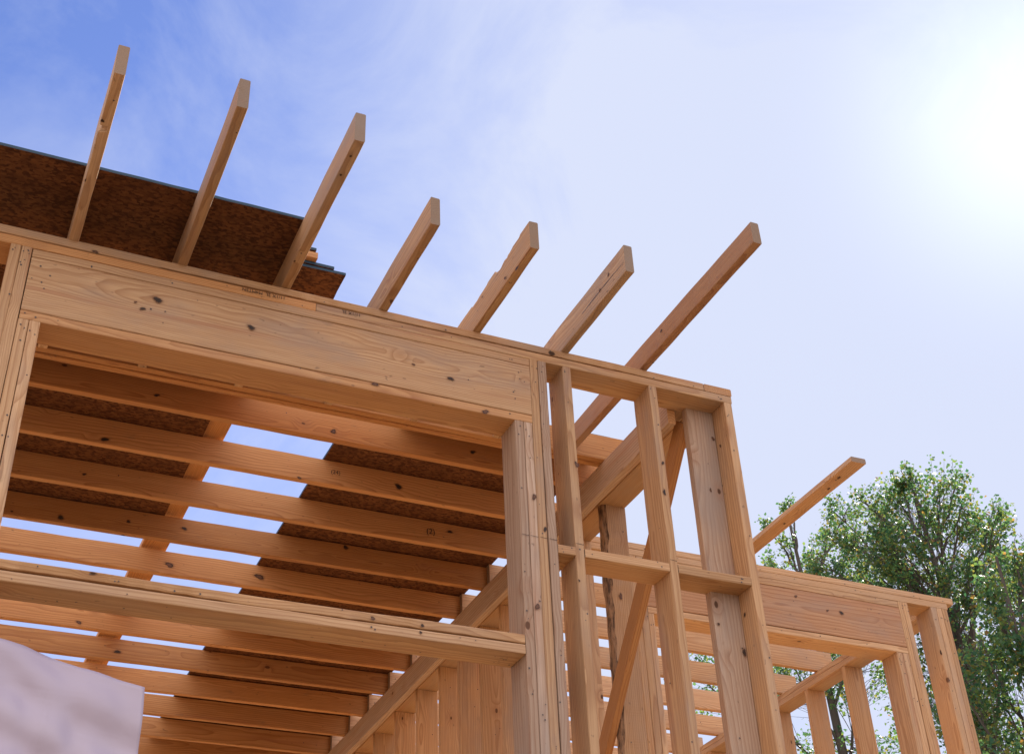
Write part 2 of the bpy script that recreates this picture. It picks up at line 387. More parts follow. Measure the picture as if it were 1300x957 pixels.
def beam_between(name, p0, p1, a, b, up, parent=None, mat=None, **k):
    """lumber from p0 to p1; b measured along `up`, a across"""
    _seed[0] += 1
    p0, p1 = Vector(p0), Vector(p1); X = (p1 - p0).normalized(); up = Vector(up)
    Z = (up - X * up.dot(X)).normalized(); Y = Z.cross(X)
    A = Matrix((X, Y, Z)).transposed().to_4x4()
    me = board_mesh((p1 - p0).length, a, b, mats=(mat, None), seed=_seed[0], **k)
    return link(name, me, parent, Matrix.Translation((p0 + p1) / 2) @ A)

# ------------------------------------------------------------------ ground, floor deck, foundation
GZ = -4.93
def sheet_obj(name, pts, mat, kind='structure'):
    me = bpy.data.meshes.new(name); me.from_pydata(pts, [], [tuple(range(len(pts)))]); me.materials.append(mat)
    o = link(name, me); o['kind'] = kind; return o
def soil():
    t = NT("sandy_soil"); oc = t.new("TexCoord").outputs['Object']
    a = t.noise(oc, .7, 6, .65); c = t.noise(oc, 9, 5, .7)
    col = t.mix(a, (.17, .125, .08), (.26, .19, .12)); col = t.mix(t.ramp(c, .5, .7, 0, .4), col, (.10, .078, .05))
    t.set(t.b.inputs['Base Color'], col); t.b.inputs['Roughness'].default_value = .95; t.bump(c, .6, .03); return t.m
sheet_obj("ground", [(-400, -400, GZ), (400, -400, GZ), (400, 400, GZ), (-400, 400, GZ)], soil())

def box_obj(name, x0, x1, y0, y1, z0, z1, mat, parent=None, kind=None, bev=.004):
    bm = bmesh.new(); bmesh.ops.create_cube(bm, size=1)
    bmesh.ops.scale(bm, vec=(x1 - x0, y1 - y0, z1 - z0), verts=bm.verts)
    if bev: bmesh.ops.bevel(bm, geom=bm.edges[:], offset=bev, segments=1, affect='EDGES')
    me = bpy.data.meshes.new(name); bm.to_mesh(me); bm.free(); me.materials.append(mat)
    o = link(name, me, parent, Matrix.Translation(((x0 + x1) / 2, (y0 + y1) / 2, (z0 + z1) / 2)))
    if kind: o['kind'] = kind
    return o
def ply_floor():
    t = NT("plywood_deck"); oc = t.new("TexCoord").outputs['Object']
    a = t.noise(t.vmul(oc, (2, 14, 1)), 1, 4, .6); br = t.new("TexBrick"); t.set(br.inputs['Vector'], oc)
    br.inputs['Scale'].default_value = 1; br.inputs['Brick Width'].default_value = 2.44; br.inputs['Row Height'].default_value = 1.22
    br.inputs['Mortar Size'].default_value = .004; br.inputs['Color1'].default_value = (1, 1, 1, 1); br.inputs['Color2'].default_value = (.9, .88, .86, 1); br.inputs['Mortar'].default_value = (.2, .15, .1, 1)
    col = t.mix(a, (.62, .37, .16), (.72, .47, .24)); col = t.mix(1., col, br.outputs['Color'], 'MULTIPLY')
    t.set(t.b.inputs['Base Color'], col); t.b.inputs['Roughness'].default_value = .8; return t.m
DECK = ply_floor()
FZ = -2.46
box_obj("floor", -3.3, 5.3, 0, 6.6, FZ - .02, FZ, DECK, kind='structure')
def conc():
    t = NT("foundation_concrete"); oc = t.new("TexCoord").outputs['Object']
    a = t.noise(oc, 3, 6, .6); t.set(t.b.inputs['Base Color'], t.mix(a, (.27, .26, .245), (.40, .385, .36))); t.b.inputs['Roughness'].default_value = .9; t.bump(a, .3, .01); return t.m
fnd = box_obj("foundation_wall", -3.25, 5.25, .04, 6.55, GZ - .2, FZ - .26, conc(), bev=.01)
tag(fnd, "grey concrete foundation wall under the timber frame", "foundation wall")
rim = board("rim_board", 'x', -3.3, 5.3, .002, .04, FZ - .258, FZ - .022, mat=PINE)
tag(rim, "long pine rim board along the edge of the floor deck", "board")

# ------------------------------------------------------------------ front wall frame
T = .1395
ZB = -2.42
w1 = thing("wall_frame", "front pine wall frame with wide header over the large opening and studs at its right end", "wall frame", (0, 0, ZB))
board("top_plate", 'x', -3.2, 2.692, 0, T, -.0370, .0, w1, nails=[('-y', 'any', 9)], knots='top_plate', wane=[(-2.2, -1.3, -1, -1, .010), (.55, 1.5, -1, -1, .012), (1.6, 2.9, -1, -1, .009)])
board("top_plate", 'x', -3.2, .92, .0005, T, -.0760, -.0380, w1, nails=[('-y', 'any', 6)], mat=JOIST)
board("top_plate", 'x', .922, 2.831, .0005, T, -.0760, -.0380, w1, nails=[('-y', 'any', 7), ('-y', 'hi', 2)])
# header
hd = board("header", 'x', -.151, 1.842, .0, .037, -.3555, -.1155, w1, amp=.0012, knots='header',
           nails=[('-y', 'lo', 5), ('-y', 'hi', 6), ('-y', 'any', 6)])
hb = board("header_ply", 'x', -.151, 1.842, .1015, .1385, -.3555, -.1155, hd, mat=JOIST)
board("cap_board", 'x', -.151, 1.842, .0008, T, -.1145, -.0770, hd, nails=[('-y', 'any', 5), ('-y', 'hi', 1)])
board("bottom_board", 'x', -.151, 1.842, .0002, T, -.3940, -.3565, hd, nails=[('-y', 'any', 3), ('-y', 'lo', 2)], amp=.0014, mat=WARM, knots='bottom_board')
for o in hd.children:
    o.matrix_basis = Matrix.Translation(-hd.matrix_basis.translation - w1.location) @ Matrix.Translation(wloc(None)) @ o.matrix_basis
# jack and king studs
def stud(x0, x1, y0=0.0, y1=T, z0=ZB + .04, z1=-.0765, parent=w1, name="stud", mat=None, nails=None, **k):
    return board(name, 'z', x0, x1, y0, y1, z0, z1, parent, mat=mat, nails=nails, **k)
N_ = [('-y', 'any', 7), ('-y', 'hi', 2)]
stud(-.2305, -.1925, nails=N_); stud(-.1915, -.1535, nails=N_ + [('-y', 'hi', 4)])
stud(-.1525, -.1150, z1=-.395, name="trimmer_stud", nails=N_); stud(-.1140, -.0765, z1=-.395, name="trimmer_stud", nails=N_)
stud(1.7645, 1.8025, z1=-.395, name="trimmer_stud", nails=N_, mat=GREY); stud(1.8038, 1.8418, z1=-.395, name="trimmer_stud", nails=N_, knots='pack0', mat=GREY)
stud(1.8435, 1.8815, nails=N_, knots='pack1'); stud(1.8828, 1.9205, nails=N_, mat=GREY)
stud(1.9975, 2.0360, nails=N_, knots='stud1'); stud(2.4110, 2.4490, nails=N_ + [('+z', 'any', 4)], knots='stud2')
stud(2.7890, 2.8285, nails=N_ + [('+z', 'any', 4)], knots='corner')
stud(2.6510, 2.7880, .1005, .1385, nails=[('-y', 'any', 6)], knots='turned', mat=GREY)
for x in (-.64, -1.05, -1.45, -1.86, -2.27, -2.67, -3.18): stud(x, x + .038)
# blocking row
for a, b in ((1.9215, 1.9965), (2.037, 2.410), (2.450, 2.7880)):
    board("blocking", 'x', a, b, .0, .1375, -.9585, -.9215, w1, nails=[('-y', 'ends', 3)], mat=PINE)
# sill of the opening: two boards
board("sill_board", 'x', -.0755, 1.7635, .0004, T, -1.3490, -1.3125, w1, nails=[('-y', 'any', 7)], wane=[(-1., -.15, -1, -1, .012), (.0, .9, -1, -1, .008)], amp=.0018, knots='sill')
board("sill_board", 'x', -.0755, 1.7635, .0, T, -1.3885, -1.3520, w1, nails=[('-y', 'any', 6), ('-z', 'any', 14), ('-z', 'hi', 6)], mat=PINE)
for a, b in ((-3.2, -.078), (1.766, 2.8285)): board("bottom_plate", 'x', a, b, 0, T, ZB - .038, ZB, w1)

bm = bmesh.new()
for a, b in ((1.770, 1.800), (1.8065, 1.839), (1.847, 1.879), (1.886, 1.918), (2.0, 2.033), (2.414, 2.446)):
    f = bm.faces.new([bm.verts.new(p) for p in ((a, -.0022, -.9055), (b, -.0022, -.9075), (b, -.0022, -.9095), (a, -.0022, -.9070))])
me = bpy.data.meshes.new("layout"); bm.to_mesh(me); bm.free(); me.materials.append(INK)
link("layout_mark", me, w1, Matrix.Identity(4))

# stamps printed on the plate and a figure on a joist
def stamp(name, txt, size, parent, M, mat=INK):
    cu = bpy.data.curves.new("lettering", 'FONT'); cu.body = txt; cu.size = size; cu.extrude = .0002
    o = bpy.data.objects.new("lettering", cu); COL.objects.link(o)
    bpy.context.view_layer.update()
    me = bpy.data.meshes.new_from_object(o.evaluated_get(bpy.context.evaluated_depsgraph_get()))
    bpy.data.objects.remove(o); me.materials.append(mat)
    return link(name, me, parent, M)
FACE_UPSIDE = Matrix.Rotation(R(90), 4, 'X') @ Matrix.Rotation(R(180), 4, 'Z')
stamp("grade_stamp", "11/1X 2L  M4MTSN", .021, w1, Matrix.Translation((.795, -.0022, -.0440)) @ FACE_UPSIDE)
stamp("grade_stamp", "11/1X 2L", .021, w1, Matrix.Translation((1.105, -.0022, -.0440)) @ FACE_UPSIDE)

# ------------------------------------------------------------------ side wall frame running back from the corner
w2 = thing("wall_frame", "side wall frame running back from the front corner, with a bark-edged stud and a pale level beam", "wall frame", (2.76, 3.2, ZB))
SX0, SX1 = 2.6915, 2.8300
board("top_plate", 'y', SX0 + .004, SX1 + .005, .0, 6.3, -.0372, -.0008, w2, nails=[('-y', 'any', 3)], endmat=WARM)
board("top_plate", 'y', SX0, SX1, T + .002, 6.3, -.0760, -.0382, w2)
for i, y in enumerate((1.012, 1.392, 1.80, 2.245, 2.540, 2.865, 3.170, 3.56, 3.96, 4.37, 4.78, 5.2, 5.6, 6.0)):
    stud(SX0, SX1, y, y + .037, parent=w2, bark=.028 if i == 0 else 0, nails=[('-y', 'any', 4)], mat=PINE, knots='bark' if i == 0 else None)
board("level_beam", 'y', 2.5800, 2.6180, .1415, 6.2, -.1465, -.0015, w2, nails=[('+y', 'any', 6)], mat=GREY, amp=.002, endmat=JOIST)
board("packing_board", 'y', 2.6195, 2.6900, .1415, 6.1, -.0740, -.0020, w2)
beam_between("diagonal_brace", (2.671, .165, -.112), (2.671, 2.02, -2.33), .089, .036, (1, 0, 0), w2, mat=JOIST)
board("bottom_plate", 'y', SX0, SX1, T + .002, 6.3, ZB - .038, ZB, w2)

# ------------------------------------------------------------------ recessed wall frame to the right
w3 = thing("wall_frame", "smaller recessed wall frame at lower right with a header in front of the trees", "wall frame", (4.0, 1.5, ZB))
Y0, Y1 = 1.4550, 1.5940
board("top_plate", 'x', 2.832, 5.232, Y0, Y1, -.0372, 0, w3, nails=[('-y', 'any', 9)])
board("top_plate", 'x', 2.832, 5.182, Y0 + .0006, Y1, -.0762, -.0382, w3, nails=[('-y', 'any', 8)])
hd3 = board("header", 'x', 3.166, 4.820, Y0 + .0005, Y0 + .0375, -.3560, -.1160, w3, mat=FIR, nails=[('-y', 'any', 6)], knots='header3')
board("header_ply", 'x', 3.166, 4.820, Y1 - .038, Y1 - .001, -.3560, -.1160, hd3)
board("cap_board", 'x', 3.166, 4.820, Y0 + .001, Y1, -.1150, -.0770, hd3, nails=[('-y', 'any', 4)])
board("bottom_board", 'x', 3.166, 4.820, Y0, Y1, -.3940, -.3570, hd3, nails=[('-y', 'any', 4)])
for o in hd3.children:
    o.matrix_basis = Matrix.Translation(-hd3.matrix_basis.translation - w3.location) @ o.matrix_basis
for a, b in ((3.086, 3.1235), (3.1245, 3.1655), (4.8215, 4.857), (4.8580, 4.8915), (5.0580, 5.0965), (5.0975, 5.1365), (5.1375, 5.1760)):
    stud(a, b, Y0, Y1, parent=w3, nails=N_, knots='post3' if a == 5.058 else None)
for a, b in ((3.1665, 3.2000), (4.7380, 4.7775), (4.7790, 4.8195)):
    stud(a, b, Y0, Y1, z1=-.395, parent=w3, name="trimmer_stud", nails=N_)
board("bottom_plate", 'x', 2.832, 5.18, Y0, Y1, ZB - .038, ZB, w3)

# right-hand side wall
w4 = thing("wall_frame", "far right side wall frame whose double top plate runs back behind the recessed header", "wall frame", (5.15, 4, ZB))
board("top_plate", 'y', 5.092, 5.231, Y1 + .002, 6.3, -.0374, -.001, w4)
board("top_plate", 'y', 5.090, 5.229, Y1 + .002, 6.3, -.0760, -.0384, w4)
for y in (2.36, 2.77, 3.17, 3.6, 4.0, 4.4, 4.8, 5.2, 5.6, 6.0): stud(5.091, 5.229, y, y + .037, parent=w4)
board("bottom_plate", 'y', 5.09, 5.229, Y1 + .002, 6.3, ZB - .038, ZB, w4)
# back wall
w5 = thing("wall_frame", "back wall frame behind the ceiling joists at the far end of the room", "wall frame", (1, 6.37, ZB))
board("top_plate", 'x', -3.2, 5.2, 6.303, 6.44, -.0372, -.001, w5); board("top_plate", 'x', -3.2, 5.2, 6.303, 6.44, -.076, -.0382, w5)
for i in range(21): stud(-3.2 + i * .4064, -3.162 + i * .4064, 6.303, 6.44, parent=w5)
board("bottom_plate", 'x', -3.2, 5.2, 6.303, 6.44, ZB - .038, ZB, w5)
# left wall
w6 = thing("wall_frame", "left side wall frame carrying the left ends of the ceiling joists", "wall frame", (-3.2, 3.2, ZB))
board("top_plate", 'y', -3.2, -3.062, T + .002, 6.3, -.0372, -.001, w6); board("top_plate", 'y', -3.2, -3.062, T + .002, 6.3, -.076, -.0382, w6)
for i in range(15): stud(-3.2, -3.062, .3 + i * .4064, .338 + i * .4064, parent=w6)
board("bottom_plate", 'y', -3.2, -3.062, T + .002, 6.3, ZB - .038, ZB, w6)

# ------------------------------------------------------------------ overhanging lookouts on the front plate
G1 = "joists overhanging the front wall plate"
JH = .133
LK = [  # right x, front y, label, options
    (-.004, -.896, "overhanging joist with dark knots and a nick in its edge, leftmost over the brown sheathing",
     dict(notch=None, wane=[(-.56, -.53, 1, -1, .016)])),
    (.4020, -.897, "long overhanging joist with a rounded corner, crossing the middle of the brown sheathing edge", dict()),
    (.8170, -.889, "long overhanging joist at the right edge of the brown sheathing, clean end", dict()),
    (1.2215, -.572, "short clean overhanging joist standing alone just right of the sheathing offcuts", dict()),
    (1.6260, -.580, "short overhanging joist with splintered chipped upper edge", dict(notch=[(-.575, -.50, .008), (-.50, -.445, .013), (-.445, -.335, .026), (-.335, -.325, .012), (-.25, -.08, .007)])),
    (2.0370, -.585, "short overhanging joist split by a long crack along its side", dict()),
    (2.4150, -.920, "longest pinkish overhanging joist near the right end of the front plate, visible inside too", dict(wane=[(-.75, .4, 1, -1, .013)])),
]
for i, (xr, yf, lab, opt) in enumerate(LK):
    L0 = .741
    if xr < 1.0 or i == 6: pass
    o = board("lookout_joist", 'y', xr - .0375, xr, yf, L0, .0008, (.104 if i == 6 else JH), None, mat=(FIR if i == 6 else PINE), nails=[('-z', 'any', 2), ('+y', 'any', 2)], amp=.002, knots='J%d' % i if i != 1 else None, **{k: v for k, v in opt.items() if v})
    tag(o, lab, "joist", G1)
    if i == 5:
        # the long drying crack on the left face
        bm = bmesh.new(); rd = random.Random(3); pts = []
        for k in range(40):
            u = k / 39; x = -.655 + u * .70
            pts.append((x, JH * .5 - .5 * JH + .0 + (-.018 + .006 * math.sin(u * 5) + rd.uniform(-.0012, .0012)), .0005 + .0017 * math.sin(math.pi * min(1, u * 1.1)) ** .7 * rd.uniform(.5, 1.2)))
        va = [bm.verts.new((p[0], .0375 / 2 + .0024, p[1] + p[2])) for p in pts]; vb = [bm.verts.new((p[0], .0375 / 2 + .0024, p[1] - p[2])) for p in pts]
        for k in range(39): bm.faces.new((va[k], vb[k], vb[k + 1], va[k + 1]))
        me = bpy.data.meshes.new("crack"); bm.to_mesh(me); bm.free(); me.materials.append(NAIL)
        c = link("crack", me); c.parent = o
o = board("lookout_joist", 'y', 3.733, 3.819, .335, 1.80, .0008, .0290, None, mat=PINE, nails=[('-z', 'any', 3)], skew=('Z', R(-.5)), knots='J7')
tag(o, "flat board jutting forward over the recessed wall in front of the trees", "joist", "boards laid on the recessed wall plate")

# ------------------------------------------------------------------ ceiling joists
G2 = "ceiling joists spanning the room behind the header"
o = board("ceiling_joist", 'x', -3.15, 2.80, .7425, .7795, .0008, .138, None, mat=JOIST, amp=.002); tag(o, "front ply of the doubled joist right behind the header that the lookouts butt against", "joist", G2)
o = board("ceiling_joist", 'x', -3.15, 2.79, .7812, .8185, .0012, .137, None, mat=JOIST, amp=.002); tag(o, "rear ply of the doubled joist right behind the header", "joist", G2)
RY = [1.012, 1.419, 1.826, 2.232, 2.636, 3.050, 3.466, 3.876, 4.287, 4.69, 5.10, 5.5, 5.9]
ORD = ["topmost ceiling joist under the header, brightly lit in its middle",
       "second ceiling joist below the header, with a large dark knot right of its middle",
       "third ceiling joist below the header, with the figure 2 pencilled near its right end",
       "fourth ceiling joist below the header, ending at a small gap of sky",
       "ceiling joist just above the sill boards, with two round brown knots",
       "ceiling joist directly behind the sill boards", "first ceiling joist seen below the sill boards",
       "second ceiling joist seen below the sill boards, with dark nail holes", "third ceiling joist seen below the sill boards, low at left",
       "fourth ceiling joist seen below the sill boards, near the back of the room", "third ceiling joist from the back wall", "second ceiling joist from the back wall", "ceiling joist nearest the back wall"]
for i, y in enumerate(RY):
    o = board("ceiling_joist", 'x', -3.15, 2.80, y, y + .0365, .0008, .136, None, mat=JOIST, amp=.0022, nails=[('-y', 'any', 4)], knots={0: 'R0', 1: 'R1', 2: 'R2', 3: 'R3', 4: 'R4', 6: 'R6', 7: 'R7'}.get(i))
    tag(o, ORD[i], "joist", G2)
    if i == 2:
        stamp("pencilled_figure", "(2)", .045, o, Matrix.Translation((2.085 - (-3.15 + 2.80) / 2, -.0365 / 2 - .0026, -.012)) @ Matrix.Rotation(R(90), 4, 'X'))
    if i == 1:
        stamp("pencilled_figure", "(24)", .030, o, Matrix.Translation((1.43 - (-3.15 + 2.80) / 2, -.0365 / 2 - .0026, -.002)) @ Matrix.Rotation(R(90), 4, 'X'))
G3 = "joists over the right-hand bay, lapped onto the ceiling joists"
for i in range(2, 13):
    y = RY[i]; ORD2 = {2: "behind the recessed header", 3: "first with a pale end above the beam", 4: "second with a pale end above the beam",
                       5: "third from the recessed header, low at the right", 6: "fourth from the recessed header"}.get(i, "%s of those far back" % ("first", "second", "third", "fourth", "fifth", "last")[i - 7])
    o = board("bay_joist", 'x', 2.605, 5.225, y - .018, y + .0185, .0008, .137, None, mat=PINE, amp=.002, skew=('Z', R(.95)), nails=[('-y', 'lo', 2), ('-y', 'any', 3)])
    o.location.y += -.002
    tag(o, "sunlit joist over right bay, " + ORD2, "joist", G3)
# flat board lying across the joists
o = board("flat_strip_board", 'y', .752, .890, .825, 5.95, .1545, .191, None, mat=JOIST, skew=('Z', R(.28)))
tag(o, "long flat board lying across the joists beside the strip of open sky", "board")

# ------------------------------------------------------------------ sheathing panels
def panel(name, x0, x1, y0, y1, z, label, t=.0125, tilt=0, cat="panel", rot=0, group=None):
    bm = bmesh.new()
    nx, ny = max(2, int((x1 - x0) / .1)), max(2, int((y1 - y0) / .1))
    bmesh.ops.create_grid(bm, x_segments=nx, y_segments=ny, size=.5)
    bmesh.ops.scale(bm, vec=(x1 - x0, y1 - y0, 1), verts=bm.verts)
    ret = bmesh.ops.extrude_face_region(bm, geom=bm.faces[:])
    bmesh.ops.translate(bm, vec=(0, 0, t), verts=[g for g in ret['geom'] if isinstance(g, bmesh.types.BMVert)])
    bmesh.ops.recalc_face_normals(bm, faces=bm.faces)
    for v in bm.verts:
        v.co.z += .0012 * (noise.noise(Vector((v.co.x * 1.3, v.co.y * 1.3, z * 9))) + .8)
        ex = abs(abs(v.co.x) - (x1 - x0) / 2) < .002; ey = abs(abs(v.co.y) - (y1 - y0) / 2) < .002
        if ex: v.co.x += .0022 * noise.noise(Vector((v.co.y * 9, 3, z)))
        if ey: v.co.y += .0022 * noise.noise(Vector((v.co.x * 9, 7, z)))
    bm.normal_update()
    for f in bm.faces: f.material_index = 1 if abs(f.normal.z) < .5 else 0
    me = bpy.data.meshes.new(name); bm.to_mesh(me); bm.free(); me.materials.append(OSB); me.materials.append(OSB_EDGE)
    o = link(name, me, None, Matrix.Translation(((x0 + x1) / 2, (y0 + y1) / 2, z)) @ Matrix.Rotation(rot, 4, 'Z'))
    return tag(o, label, cat, group)
GP = "strand board sheathing on the joists"
panel("strand_board_sheet", -1.70, .790, -.263, .955, .1390, "dark brown strand board sheathing whose blue-edged front overhangs the wall at upper left", group=GP)
panel("strand_board_sheet", -3.20, -1.705, -.263, .955, .1392, "sheathing panel left of the upper left one, out at the frame's edge", group=GP)
panel("strand_board_sheet", -1.70, .793, .960, 2.264, .1391, "dark strand board panel above the ceiling joists at left, left of the open strip", group=GP)
panel("strand_board_sheet", -3.20, -1.705, .960, 2.264, .1393, "strand board panel at the far left over the room", group=GP)
panel("strand_board_sheet", 1.392, 2.625, 1.035, 3.46, .1390, "dark strand board panel above the ceiling joists at right, right of the open strip", group=GP)
panel("strand_board_sheet", 1.390, 2.625, 3.466, 5.90, .1392, "strand board panel behind the right one, above the joists seen below the sill", group=GP)
panel("strand_board_sheet", 1.64, 2.640, .765, 1.030, .1391, "narrow strip of sheathing over the doubled joist at right", group=GP)
panel("strand_board_offcut", .35, 1.050, .030, .815, .1535, "orange-brown offcut of strand board poking past the third overhanging joist, lowest of the small stack", rot=R(-1.0))
panel("strand_board_offcut", .30, .992, .020, .80, .1685, "narrower strand board offcut on the small stack beside the third overhanging joist")
o = board("lumber_scrap", 'x', .35, .915, -.005, .085, .1835, .215, None, mat=JOIST); tag(o, "short yellowish scrap of lumber on top of the offcut stack", "lumber scrap")
panel("strand_board_offcut", .45, .905, -.01, .30, .2170, "small blue-edged offcut lying on the lumber scrap at the top of the stack")
o = board("lumber_scrap", 'x', .45, .872, .02, .10, .2320, .262, None, mat=PINE); tag(o, "smallest scrap of lumber at the very top of the offcut stack", "lumber scrap")

# ------------------------------------------------------------------ plastic sheeting in front of the lower wall
def sheeting():
    top = [(-3.2, -1.50), (-1.2, -1.545), (-.3, -1.580), (-.013, -1.602), (.057, -1.612), (.134, -1.634), (.227, -1.660), (.323, -1.676), (.43, -1.70)]
    bm = bmesh.new(); cols = []; NX, NZ = 340, 60
    for i in range(NX + 1):
        x = -3.2 + 3.63 * i / NX
        zt = np.interp(x, [p[0] for p in top], [p[1] for p in top])
        row = []
        for j in range(NZ + 1):
            v = j / NZ; z = zt + (-2.44 - zt) * v
            fold = .011 * math.sin((x * 1.0 + (z + 1.6) * 2.4) * 15 + 2 * noise.noise(Vector((x * 2, z * 2, 1)))) + .007 * math.sin((x - z * 1.7) * 9)
            fold += .010 * (abs(math.sin((x * 1.3 + z * .8) * 13 + 3 * noise.noise(Vector((x * 1.5, z * 3, 8))))) ** 3) + .006 * noise.noise(Vector((x * 16, z * 9, 5)))
            fold += .02 * noise.noise(Vector((x * 4, z * 5, 4)))
            y = -.055 + fold * (.35 + .65 * min(1, v * 3)) - .05 * v
            edge = max(0, (x - .1) / .33)
            row.append(bm.verts.new((x + edge * (.05 * v - .03 * math.sin(v * 7) * v), min(y, -.006), z + .006 * noise.noise(Vector((x * 9, z, 2))) * (1 - v))))
        cols.append(row)
    for i in range(NX):
        for j in range(NZ): bm.faces.new((cols[i][j], cols[i + 1][j], cols[i + 1][j + 1], cols[i][j + 1]))
    for f in bm.faces: f.smooth = True
    me = bpy.data.meshes.new("sheeting"); bm.to_mesh(me); bm.free(); me.materials.append(SHEET)
    o = link("plastic_sheeting", me); md = o.modifiers.new("thick", 'SOLIDIFY'); md.thickness = .002; md.offset = 0
    tag(o, "pale lilac plastic sheeting hung in folds across the lower left of the wall", "sheeting")
sheeting()

# ------------------------------------------------------------------ trees
def leaf_mat(name, cols, seed):
    t = NT(name)
    rp = t.new("NewGeometry").outputs['Random Per Island']
    cr = t.new("ValToRGB"); t.set(cr.inputs[0], rp)
    els = cr.color_ramp.elements
    while len(els) < len(cols): els.new(.5)
    for i, (p, c) in enumerate(cols): els[i].position = p; els[i].color = (*c, 1)
    t.set(t.b.inputs['Base Color'], cr.outputs[0]); t.b.inputs['Roughness'].default_value = .42
    t.b.inputs['Specular IOR Level'].default_value = .3
    tr = t.new("BsdfTranslucent"); t.set(tr.inputs[0], t.mix(1., cr.outputs[0], (1.9, 1.85, 1.05), 'MULTIPLY'))
    mx = t.new("MixShader"); mx.inputs[0].default_value = .6
    t.l.new(t.b.outputs[0], mx.inputs[1]); t.l.new(tr.outputs[0], mx.inputs[2])
    t.l.new(mx.outputs[0], t.n["Material Output"].inputs[0]); return t.m
def tree_bark():
    t = NT("tree_bark"); oc = t.new("TexCoord").outputs['Object']; a = t.noise(t.vmul(oc, (9, 9, 2)), 1, 5, .7)
    t.set(t.b.inputs['Base Color'], t.mix(a, (.05, .042, .036), (.14, .115, .095))); t.b.inputs['Roughness'].default_value = .95; t.bump(a, .8, .02); return t.m
TBARK = tree_bark()

def tube(V, F, pts, rads, sides=6):
    base = len(V)
    for i, p in enumerate(pts):
        d = (pts[min(i + 1, len(pts) - 1)] - pts[max(i - 1, 0)]).normalized()
        e1 = d.orthogonal().normalized(); e2 = d.cross(e1)
        for k in range(sides):
            a = 2 * math.pi * k / sides
            V.append(p + (e1 * math.cos(a) + e2 * math.sin(a)) * rads[i])
    for i in range(len(pts) - 1):
        for k in range(sides):
            F.append((base + i * sides + k, base + i * sides + (k + 1) % sides, base + (i + 1) * sides + (k + 1) % sides, base + (i + 1) * sides + k))

